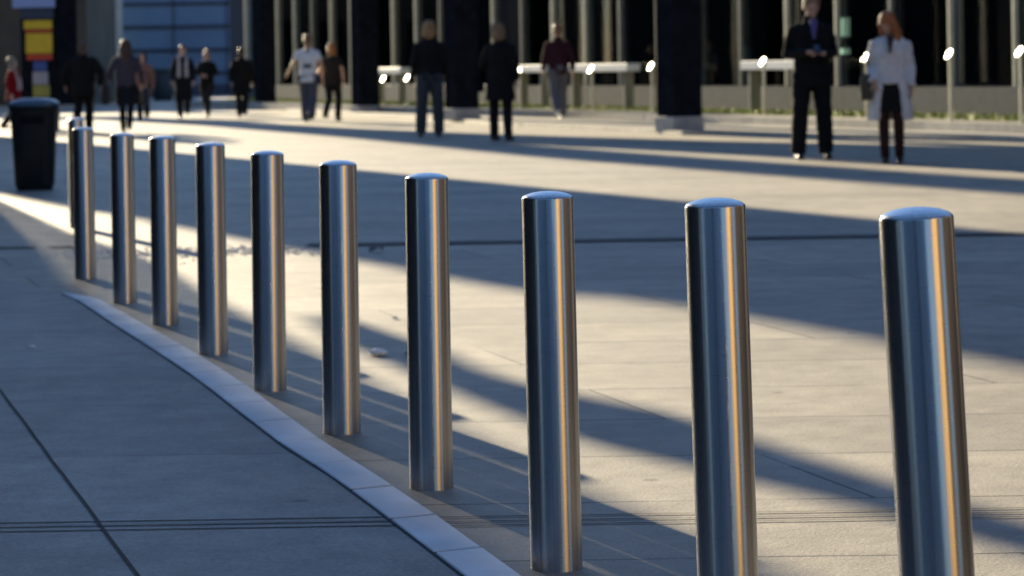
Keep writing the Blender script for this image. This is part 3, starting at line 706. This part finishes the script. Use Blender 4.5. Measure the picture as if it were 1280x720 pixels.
def person(label, x, y, z, h, rz, P, group='people walking and standing on the plaza'):
    """P: pose and clothing. Local frame faces -Y, built 1.75 m tall and scaled."""
    k = h / 1.75
    t = thing('person', label, 'person', (x, y, z), rz, group); t.scale = (k, k, k)
    lean = P.get('lean', 0.0); pitch = P.get('pitch', 0.0); yaw = P.get('yaw', 0.0); seed = len(label)
    wsh = 1 + (P.get('wide', 1.0) - 1) * .6
    def sp(zz): return -lean * max(0, zz - .95)      # spine shift forward
    hips = {-1: Vector((-.095, 0, .90)), 1: Vector((.095, 0, .90))}
    legs = P.get('legs', {-1: [(-.11, -.01, .49), (-.115, .02, .085)], 1: [(.11, -.01, .49), (.115, .02, .085)]})
    arms = P.get('arms', {-1: [(-.25, .02, 1.13), (-.25, -.04, .89), (0, -.05, -1)], 1: [(.25, .02, 1.13), (.25, -.04, .89), (0, -.05, -1)]})
    sh = {s: Vector((s * .168 * wsh, sp(1.385), 1.385)) for s in (-1, 1)}
    A = {s: [Vector(arms[s][0]), Vector(arms[s][1]), Vector(arms[s][2]).normalized()] for s in (-1, 1)}
    for s in (-1, 1):
        for q in (0, 1): A[s][q].y += sp(1.1) * .8
    Lg_ = {s: [Vector(legs[s][0]), Vector(legs[s][1])] for s in (-1, 1)}
    headM = Matrix.Translation((0, sp(1.52), 1.52)) @ Matrix.Rotation(yaw, 4, 'Z') @ Matrix.Rotation(pitch, 4, 'X') @ Matrix.Translation((0, 0, -1.52))
    # ---- body, one continuous surface
    bm = bmesh.new()
    T = [(.82, .14, .10), (.90, .165, .115), (.98, .155, .105), (1.08, .135, .095), (1.2, .15, .105), (1.32, .160, .11), (1.385, .135, .09), (1.44, .078, .065), (1.49, .056, .056), (1.56, .052, .056)]
    loft(bm, [(zz, rx * (wsh if zz > 1.1 and zz < 1.44 else 1), ry, 0, sp(zz)) for zz, rx, ry in T])
    hv_ = []
    hv_ += ell(bm, (0, .012, 1.648), (.074, .094, .098)); hv_ += ell(bm, (0, -.022, 1.592), (.057, .066, .082))
    hv_ += ell(bm, (0, -.092, 1.605), (.013, .018, .024)); hv_ += ell(bm, (0, -.076, 1.643), (.05, .02, .014)); hv_ += ell(bm, (0, -.080, 1.565), (.026, .014, .010)); hv_ += ell(bm, (0, -.072, 1.535), (.028, .022, .018))
    for s in (-1, 1): hv_ += ell(bm, (s * .076, .012, 1.61), (.012, .02, .032))
    bmesh.ops.transform(bm, matrix=headM, verts=hv_)
    for s in (-1, 1):
        e, wr, hd_ = A[s]
        tube(bm, [sh[s] + Vector((-s * .04, 0, .01)), sh[s], sh[s].lerp(e, .45), e, e.lerp(wr, .35), wr], [.040, .046, .042, .036, .037, .025])
        ref = Vector((0, -1, 0)) if abs(hd_.y) < .8 else Vector((0, 0, 1))
        side = hd_.cross(ref).normalized(); nrm_ = side.cross(hd_).normalized()
        pc = wr + hd_ * .05
        rot = Matrix((nrm_, side, hd_)).transposed().to_4x4()
        # palm lies in the plane (ref, hd): wide along ref for hanging arms
        ell(bm, pc, (.040, .016, .055), rot)
        tube(bm, [wr - hd_ * .02, wr + hd_ * .03], [.026, .026], 10)
        curl = P.get('curl', .5)
        inw = -side if side.x * s > 0 else side
        for f, (o_, l_) in enumerate(((-.030, .062), (-.010, .074), (.010, .07), (.030, .055))):
            b0 = wr + hd_ * .085 + nrm_ * o_
            d1 = (hd_ + inw * curl * .6 + nrm_ * o_ * 3).normalized(); d2 = (hd_ + inw * curl * 1.8).normalized()
            tube(bm, [b0, b0 + d1 * l_ * .55, b0 + d1 * l_ * .55 + d2 * l_ * .45], [.0088, .0082, .0068], 8)
        b0 = wr + hd_ * .035 + nrm_ * .03
        d1 = (hd_ * .7 + nrm_ * .8 + inw * .3).normalized()
        tube(bm, [b0, b0 + d1 * .035, b0 + d1 * .035 + (hd_ + inw * .3).normalized() * .03], [.011, .0098, .008], 8)
        kn, an = Lg_[s]; hp = hips[s]
        tube(bm, [hp + Vector((0, 0, .03)), hp, hp.lerp(kn, .4), kn, kn.lerp(an, .3), an, an - Vector((0, 0, .03))], [.085, .092, .08, .054, .056, .036, .034], 14)
        fd = Vector(P.get('foot', {}).get(s, (0, -1, 0))).normalized()
        tube(bm, [an + Vector((0, 0, -.045)) - fd * .05, an + Vector((0, 0, -.045)) + fd * .05, an + Vector((0, 0, -.06)) + fd * .15], [.032, .034, .022], 10)
    body = remeshed('body', bm, skinmat(P.get('skin', (.50, .30, .21))), t, VOX, smooth=2)
    for s in (-1, 1):
        bm = bmesh.new(); ell(bm, (s * .028, -.076, 1.628), (.012, .009, .008)); bmesh.ops.transform(bm, matrix=headM, verts=bm.verts[:]); obj('eye', bm, M_eye, t, True)
    # ---- hair
    hr = P.get('hair', 'short'); bm = bmesh.new()
    ell(bm, (0, .028, 1.672), (.088, .103, .092)); ell(bm, (0, .045, 1.625), (.086, .085, .09))
    if hr == 'bob':
        for s in (-1, 1): ell(bm, (s * .066, .022, 1.595), (.040, .070, .105))
        ell(bm, (0, .062, 1.58), (.095, .062, .105)); ell(bm, (0, .05, 1.68), (.094, .10, .085))
    if hr == 'long':
        ell(bm, (0, .02, 1.685), (.096, .105, .088))
        for s in (-1, 1): ell(bm, (s * .076, .0, 1.56), (.042, .07, .14))
        for s in (-1, 1): ell(bm, (s * .088, -.03, 1.45), (.042, .055, .11))
        tube(bm, [(0, .05, 1.68), (0, .075, 1.58), (0, .10, 1.45), (0, .11, 1.33)], [(.08, .06), (.088, .055), (.095, .045), (.06, .03)], 14)
    if hr == 'tail':
        ell(bm, (0, .11, 1.66), (.03, .035, .035)); tube(bm, [(0, .12, 1.66), (0, .15, 1.58), (0, .14, 1.46), (0, .135, 1.38)], [.022, .034, .03, .012], 10)
    bmesh.ops.transform(bm, matrix=headM, verts=bm.verts[:])
    remeshed('hair', bm, hairmat(P.get('haircol', (.12, .07, .04))), t,   .008, .011, 24, 1, seed=seed)
    # ---- top garment
    top = P['top']; hem = top.get('hem', .84); fl = top.get('flare', 0.0); th = top.get('thick', .022)
    bm = bmesh.new()
    Z = []
    if hem < .82:
        for q in range(4):
            zz = hem + (.86 - hem) * q / 4; Z.append((zz, .168 + fl * (.86 - zz), .125 + fl * .8 * (.86 - zz)))
    else: Z.append((hem, .168, .122))
    Z += [(.93 if hem < .92 else hem + .03, .17, .12), (1.02, .155, .11), (1.12, .15, .106), (1.22, .158, .112), (1.31, .162, .116), (1.37, .150, .102), (1.42, .115, .085), (1.455, .078, .068), (1.475, .060, .060)]
    loft(bm, [(zz, (rx + th) * (wsh if zz > 1.0 and zz < 1.44 else 1), ry + th, 0, sp(zz)) for zz, rx, ry in Z], 28)
    sl = top.get('sleeve', 1.0)
    for s in (-1, 1):
        e, wr, hd_ = A[s]; a0 = sh[s] + Vector((-s * .06, 0, .022))
        if sl > .6:
            end = e.lerp(wr, sl * .97)
            tube(bm, [a0, sh[s], sh[s].lerp(e, .45), e, e.lerp(wr, .5), end], [.040 + th, .044 + th, .042 + th, .037 + th, .031 + th, .028 + th], 16)
        else:
            tube(bm, [a0, sh[s], sh[s].lerp(e, .45), sh[s].lerp(e, .62)], [.040 + th, .045 + th, .044 + th, .045 + th], 16)
    remeshed(top.get('name', 'jacket'), bm, fabric(top['col']), t, .010, top.get('wr', .010), 8, 4, seed=seed)
    if top.get('collar'):
        bm = bmesh.new(); loft(bm, [(1.44, .095, .085, 0, sp(1.44)), (1.50, .078, .078, 0, sp(1.5)), (1.525, .08, .08, 0, sp(1.5))], 20); remeshed('collar', bm, fabric(top.get('collarcol', top['col'])), t, .009, .003, 12, 2)
    if top.get('shirt'):
        bm = bmesh.new(); pts = [(-.042, 1.475), (.042, 1.475), (.010, 1.27), (-.010, 1.27)]
        f_ = [bm.verts.new((px_, sp(zz) - (.088 + (1.475 - zz) * .22) - th, zz)) for px_, zz in pts]; fc = bm.faces.new(f_)
        bmesh.ops.subdivide_edges(bm, edges=bm.edges[:], cuts=3, use_grid_fill=True); bmesh.ops.solidify(bm, geom=bm.faces[:], thickness=.05)
        obj('shirt', bm, fabric(top['shirt']), t)
    if top.get('scarf'):
        bm = bmesh.new()
        for s in (-1, 1): tube(bm, [(s * .07, .03 + sp(1.5), 1.49), (s * .085, -.085 + sp(1.42), 1.42), (s * .085, -.155 + sp(1.2), 1.2), (s * .09, -.165, .98)], [(.035, .03), (.04, .025), (.045, .02), (.045, .018)], 10)
        tube(bm, [(-.075, .02 + sp(1.5), 1.49), (0, .08 + sp(1.5), 1.5), (.075, .02 + sp(1.5), 1.49)], [.03, .032, .03], 10)
        remeshed('scarf', bm, fabric(top['scarf']), t, .009, .006, 16, 2)
    if top.get('print'):
        bm = bmesh.new(); box(bm, (0, sp(1.1) + .135, 1.12), (.16, .05, .07)); bevel(bm, .01, 2); obj('print', bm, fabric(top['print']), t)
    # ---- lower garment
    lo = P['low']; bm = bmesh.new(); tl = .016 * lo.get('loose', 1)
    loft(bm, [(.80, .12, .09, 0, 0), (.86, .165 + tl, .115 + tl, 0, 0), (.93, .165 + tl, .115 + tl, 0, 0), (1.0, .15 + tl, .105 + tl, 0, 0)], 24)
    for s in (-1, 1):
        kn, an = Lg_[s]; hp = hips[s]
        tube(bm, [hp + Vector((0, 0, .03)), hp, hp.lerp(kn, .4), kn, kn.lerp(an, .4), an + Vector((0, 0, lo.get('up', -.02)))], [.088 + tl, .094 + tl, .082 + tl, .06 + tl * 1.2, .056 + tl * 1.4, .046 + tl * 1.5], 16)
    remeshed(lo.get('name', 'trousers'), bm, fabric(lo['col']), t, .009, lo.get('wr', .008), 9, 3, seed=seed + 4)
    if P.get('skirt'):
        sk = P['skirt']; bm = bmesh.new(); loft(bm, [(sk['hem'], .20, .15, 0, 0), (.75, .195, .145, 0, 0), (.92, .19, .14, 0, 0), (1.0, .17, .125, 0, 0)], 24)
        remeshed('skirt', bm, fabric(sk['col']), t, .010, .008, 12, 2, seed=seed)
    # ---- shoes
    for s in (-1, 1):
        kn, an = Lg_[s]; fd = Vector(P.get('foot', {}).get(s, (0, -1, 0))).normalized(); bm = bmesh.new()
        up = P.get('boot', .03)
        tube(bm, [an + Vector((0, 0, up)), an + Vector((0, 0, -.02)), an + Vector((0, 0, -.045))], [.047, .047, .045], 14)
        tube(bm, [an + Vector((0, 0, -.045)) - fd * .075, an + Vector((0, 0, -.045)) - fd * .03, an + Vector((0, 0, -.042)) + fd * .06, an + Vector((0, 0, -.055)) + fd * .15, an + Vector((0, 0, -.06)) + fd * .185], [(.034, .034), (.040, .040), (.044, .042), (.042, .03), (.028, .022)], 14)
        remeshed('shoe', bm, P.get('shoe', M_shoe), t, .008, 0, smooth=2)
    return t

def wpos(t, v):   # local -> world on a person
    return Matrix.Translation(t.location) @ Matrix.Rotation(t.rotation_euler.z, 4, 'Z') @ Matrix.Diagonal((*t.scale, 1)) @ Vector(v)

PI = math.pi
def bag(label, t, v, size, m, strap=.3, name='handbag', rz=0):
    c = wpos(t, v)
    b = thing(name, label, 'bag', c, t.rotation_euler.z + rz, 'bags carried by the people')
    bm = bmesh.new(); box(bm, (0, 0, -size[2] / 2), size); bevel(bm, min(size) * .3, 3)
    for v_ in bm.verts: v_.co.x *= 1 + .18 * (-v_.co.z / size[2])
    obj('pouch', bm, m, b, True)
    bm = bmesh.new(); n = 10
    tube(bm, [(math.cos(math.pi * q / n) * size[0] * .36, 0, -.01 + math.sin(math.pi * q / n) * strap) for q in range(n + 1)], [.009] * (n + 1), 8); obj('strap', bm, m, b, True)
    return b

BLK = (.010, .010, .011)
walk_a = {-1: [(-.085, -.14, .51), (-.075, -.10, .085)], 1: [(.085, .02, .49), (.075, .30, .16)]}
walk_b = {-1: [(-.085, .02, .49), (-.07, .27, .14)], 1: [(.085, -.16, .51), (.07, -.16, .085)]}
stand_w = {-1: [(-.125, -.01, .49), (-.15, .02, .085)], 1: [(.125, -.01, .49), (.15, .02, .085)]}

# 1 man with the phone
man = person('man in dark suit at right looking down at a phone in both hands', 3.19, 25.6, 0, 1.76, R(4), dict(
    pitch=.38, yaw=.1, wide=1.12, lean=.04, curl=1.2, haircol=(.22, .11, .05), skin=(.5, .28, .19),
    arms={-1: [(-.25, .06, 1.12), (-.075, -.25, 1.135), (.9, -.35, .15)], 1: [(.25, .06, 1.12), (.085, -.25, 1.12), (-.9, -.35, .15)]},
    legs=stand_w, top=dict(col=BLK, hem=.76, flare=.1, collar=True, shirt=(.10, .09, .22), wr=.011), low=dict(col=(.010, .010, .012), loose=1.4)))
ph = thing('mobile_phone', 'small dark phone held in both hands by the man in the dark suit', 'phone', wpos(man, (0, -.325, 1.17)), man.rotation_euler.z)
bm = bmesh.new(); box(bm, (0, 0, 0), (.075, .15, .009), Matrix.Rotation(R(35), 4, 'X')); bevel(bm, .003, 2); obj('case', bm, M_black, ph)
bm = bmesh.new(); box(bm, (0, -.003, .0048), (.068, .14, .002), Matrix.Rotation(R(35), 4, 'X')); obj('screen', bm, mat('screen', (.03, .035, .05), .1), ph)

# 2 woman in white coat
wom = person('auburn haired woman in a white coat and dark skirt walking at right with bowed head', 3.83, 24.3, 0, 1.53, R(-8), dict(
    pitch=.5, yaw=-.5, hair='long', haircol=(.34, .11, .03), skin=(.5, .28, .19), wide=1.08, lean=.05,
    arms={-1: [(-.215, .05, 1.13), (-.20, -.14, .95), (.25, -.6, -.6)], 1: [(.225, .05, 1.12), (.235, -.03, .88), (0, -.1, -1)]},
    legs={-1: [(-.085, -.04, .49), (-.075, -.02, .085)], 1: [(.085, -.05, .49), (.09, .03, .085)]},
    top=dict(name='coat', col=(.62, .60, .60), hem=.92, thick=.024, wr=.013, shirt=(.05, .03, .03)), low=dict(name='tights', col=(.035, .016, .014), loose=.2, wr=.002),
    skirt=dict(col=(.012, .012, .013), hem=.60), boot=.22, shoe=mat('dark_boot', (.02, .012, .010), .5)))
for s in (-1, 1):    # open coat tails either side of the skirt
    bm = bmesh.new(); loft(bm, [(.50, .085, .15, s * .175, .03), (.62, .085, .15, s * .165, .02), (.80, .08, .145, s * .14, .01), (.98, .08, .14, s * .11, 0)], 18)
    remeshed('coat_tail', bm, fabric((.62, .60, .60)), wom, .010, .01, 10, 2, seed=s + 3)
bm = bmesh.new(); loft(bm, [(.50, .22, .07, 0, .125), (.65, .215, .07, 0, .115), (.85, .19, .07, 0, .09), (.98, .17, .06, 0, .08)], 20); remeshed('coat_back', bm, fabric((.62, .60, .60)), wom, .010, .01, 10, 2)
bag('olive brown shoulder bag at the side of the woman in the white coat', wom, (-.285, -.02, 1.04), (.10, .22, .27), mat('olive_leather', (.045, .035, .02), .5), .2)

# 3 bob haired person in short black jacket
person('short fair haired person seen from behind in black jacket and slate jeans left of pillar', -1.26, 36.6, 0, 1.76, PI + .12, dict(
    hair='bob', haircol=(.26, .15, .065), wide=1.1, legs={-1: [(-.12, -.01, .49), (-.13, .02, .085)], 1: [(.12, -.01, .49), (.14, -.04, .085)]},
    arms={-1: [(-.245, .06, 1.13), (-.215, -.08, .92), (.2, -.3, -.9)], 1: [(.245, .05, 1.13), (.20, -.12, .95), (-.4, -.4, -.6)]},
    top=dict(col=BLK, hem=.86, collar=True), low=dict(col=(.045, .05, .062), loose=1.5)))
# 4 long black coat
p4 = person('person in a long black coat and black trousers standing just right of the second pillar', -.17, 33.9, 0, 1.66, PI - .35, dict(
    hair='bob', haircol=(.20, .12, .06), yaw=-.45, wide=1.12, legs={-1: [(-.11, 0, .49), (-.12, .02, .085)], 1: [(.11, -.02, .49), (.125, -.05, .085)]},
    arms={-1: [(-.25, .04, 1.13), (-.24, -.05, .90), (0, -.1, -1)], 1: [(.25, .04, 1.13), (.19, -.16, 1.0), (-.5, -.6, .2)]},
    top=dict(name='coat', col=BLK, hem=.60, flare=.14, collar=True, thick=.03), low=dict(col=(.014, .011, .014), loose=.8)))
bag('black shoulder bag hanging at the side of the person in the long black coat', p4, (.36, .02, .98), (.12, .26, .24), M_black, .3)
# 5 maroon walker
person('person in a maroon jacket and grey trousers walking away along the terrace', .86, 44.6, .06, 1.76, PI + .15, dict(
    haircol=(.20, .11, .06), hair='short', legs=walk_a, pitch=.15, lean=.08, wide=1.15,
    arms={-1: [(-.25, .10, 1.14), (-.25, .10, .89), (0, .1, -1)], 1: [(.25, -.02, 1.13), (.25, -.18, .92), (0, -.3, -1)]},
    top=dict(col=(.038, .012, .018), hem=.83, collar=True), low=dict(col=(.12, .12, .14), loose=1.6), shoe=M_sole))
# 6 white top
person('person in a white short sleeved top seen from behind with one elbow out', -4.08, 48, 0, 1.76, PI, dict(
    hair='tail', haircol=(.18, .10, .05), legs=walk_b, wide=1.0, skin=(.5, .3, .2),
    arms={1: [(.29, .08, 1.17), (.40, -.08, 1.0), (.4, -.4, -.6)], -1: [(-.27, .02, 1.15), (-.2, -.16, 1.0), (.3, -.7, 0)]},
    top=dict(name='shirt', col=(.66, .67, .72), hem=.80, sleeve=.5, print=(.02, .05, .08)), low=dict(col=(.075, .08, .115), loose=1.6)))
# 7 companion
person('person with ginger hair in black beside the one in the white top', -3.66, 48.9, 0, 1.58, PI - .3, dict(
    hair='bob', haircol=(.24, .10, .03), legs=walk_a, top=dict(col=(.018, .014, .014), hem=.80, sleeve=.5), low=dict(col=BLK, loose=1)))
# 8 black coat distant
person('distant person in a black coat standing before the wide dark pillar', -6.12, 54.3, 0, 1.58, PI + .1, dict(
    hair='short', haircol=(.05, .035, .03), wide=1.2, legs=walk_b, top=dict(name='coat', col=BLK, hem=.62, flare=.25, thick=.035, collar=True), low=dict(col=BLK, loose=1)))
# 9 pair
person('distant man in a long dark coat with a pale scarf facing the camera', -7.43, 54.2, 0, 1.66, .1, dict(
    hair='short', haircol=(.04, .03, .025), legs=walk_a, skin=(.55, .33, .25), top=dict(name='coat', col=(.012, .012, .016), hem=.42, flare=.06, scarf=(.42, .38, .40)), low=dict(col=BLK, loose=1)))
person('woman in a short black jacket walking right of the man with the pale scarf', -7.1, 55.8, 0, 1.55, -.2, dict(
    hair='bob', haircol=(.28, .2, .15), legs=walk_b, skin=(.5, .32, .26), wide=1.1, arms={-1: [(-.27, .03, 1.14), (-.06, -.22, 1.1), (1, -.1, .1)], 1: [(.27, .03, 1.14), (.06, -.22, 1.05), (-1, -.1, .1)]},
    top=dict(col=BLK, hem=.70, flare=.1), low=dict(col=(.02, .02, .022), loose=.8)))
# 10 left pair
person('person in a bulky black jacket walking away right of the litter bin', -7.6, 42.5, 0, 1.60, PI - .1, dict(
    hair='short', haircol=(.07, .045, .03), skin=(.35, .2, .14), wide=1.42, legs=walk_a, arms={-1: [(-.37, .05, 1.14), (-.36, -.02, .92), (0, -.1, -1)], 1: [(.37, .05, 1.14), (.36, -.02, .92), (0, -.1, -1)]},
    top=dict(col=BLK, hem=.70, flare=.2, thick=.05, collar=True), low=dict(col=BLK, loose=1.2)))
lw = person('long haired woman in a purple grey top and dark skirt near the bin', -6.76, 42, 0, 1.62, PI + .1, dict(
    hair='long', haircol=(.055, .022, .016), wide=1.12, legs=walk_b, skin=(.5, .3, .22), arms={-1: [(-.27, .02, 1.14), (-.3, -.05, .92), (-.1, -.2, -1)], 1: [(.3, .02, 1.14), (.3, -.16, 1.0), (.3, -.8, 0)]},
    top=dict(col=(.055, .048, .068), hem=.86, sleeve=.95), low=dict(name='tights', col=(.013, .013, .016), loose=.4), skirt=dict(col=(.012, .013, .02), hem=.52)))
bag('dark tote bag on the right of the long haired woman', lw, (-.36, .0, .86), (.12, .34, .34), mat('navy_canvas', (.012, .014, .03), .8), .3, 'tote_bag')
bag('dark tote bag on the left of the long haired woman', lw, (.38, .0, .90), (.12, .34, .34), mat('black_canvas', (.010, .010, .014), .8), .3, 'tote_bag')
person('person in a dusty pink coat mostly hidden behind the long haired woman', -8.0, 52, 0, 1.5, .1, dict(
    hair='bob', haircol=(.02, .015, .012), legs=walk_a, skin=(.5, .3, .24), top=dict(name='coat', col=(.25, .13, .11), hem=.62, flare=.1), low=dict(col=BLK, loose=1)))
person('person in a red jacket with a pale scarf at the far left edge', -9.15, 44.0, 0, 1.36, PI * .45, dict(
    hair='bob', haircol=(.20, .17, .13), legs=walk_a, skin=(.5, .34, .28), top=dict(col=(.20, .008, .012), hem=.75, flare=.2, thick=.04, scarf=(.5, .45, .45)), low=dict(col=(.015, .015, .02), loose=1.2)))
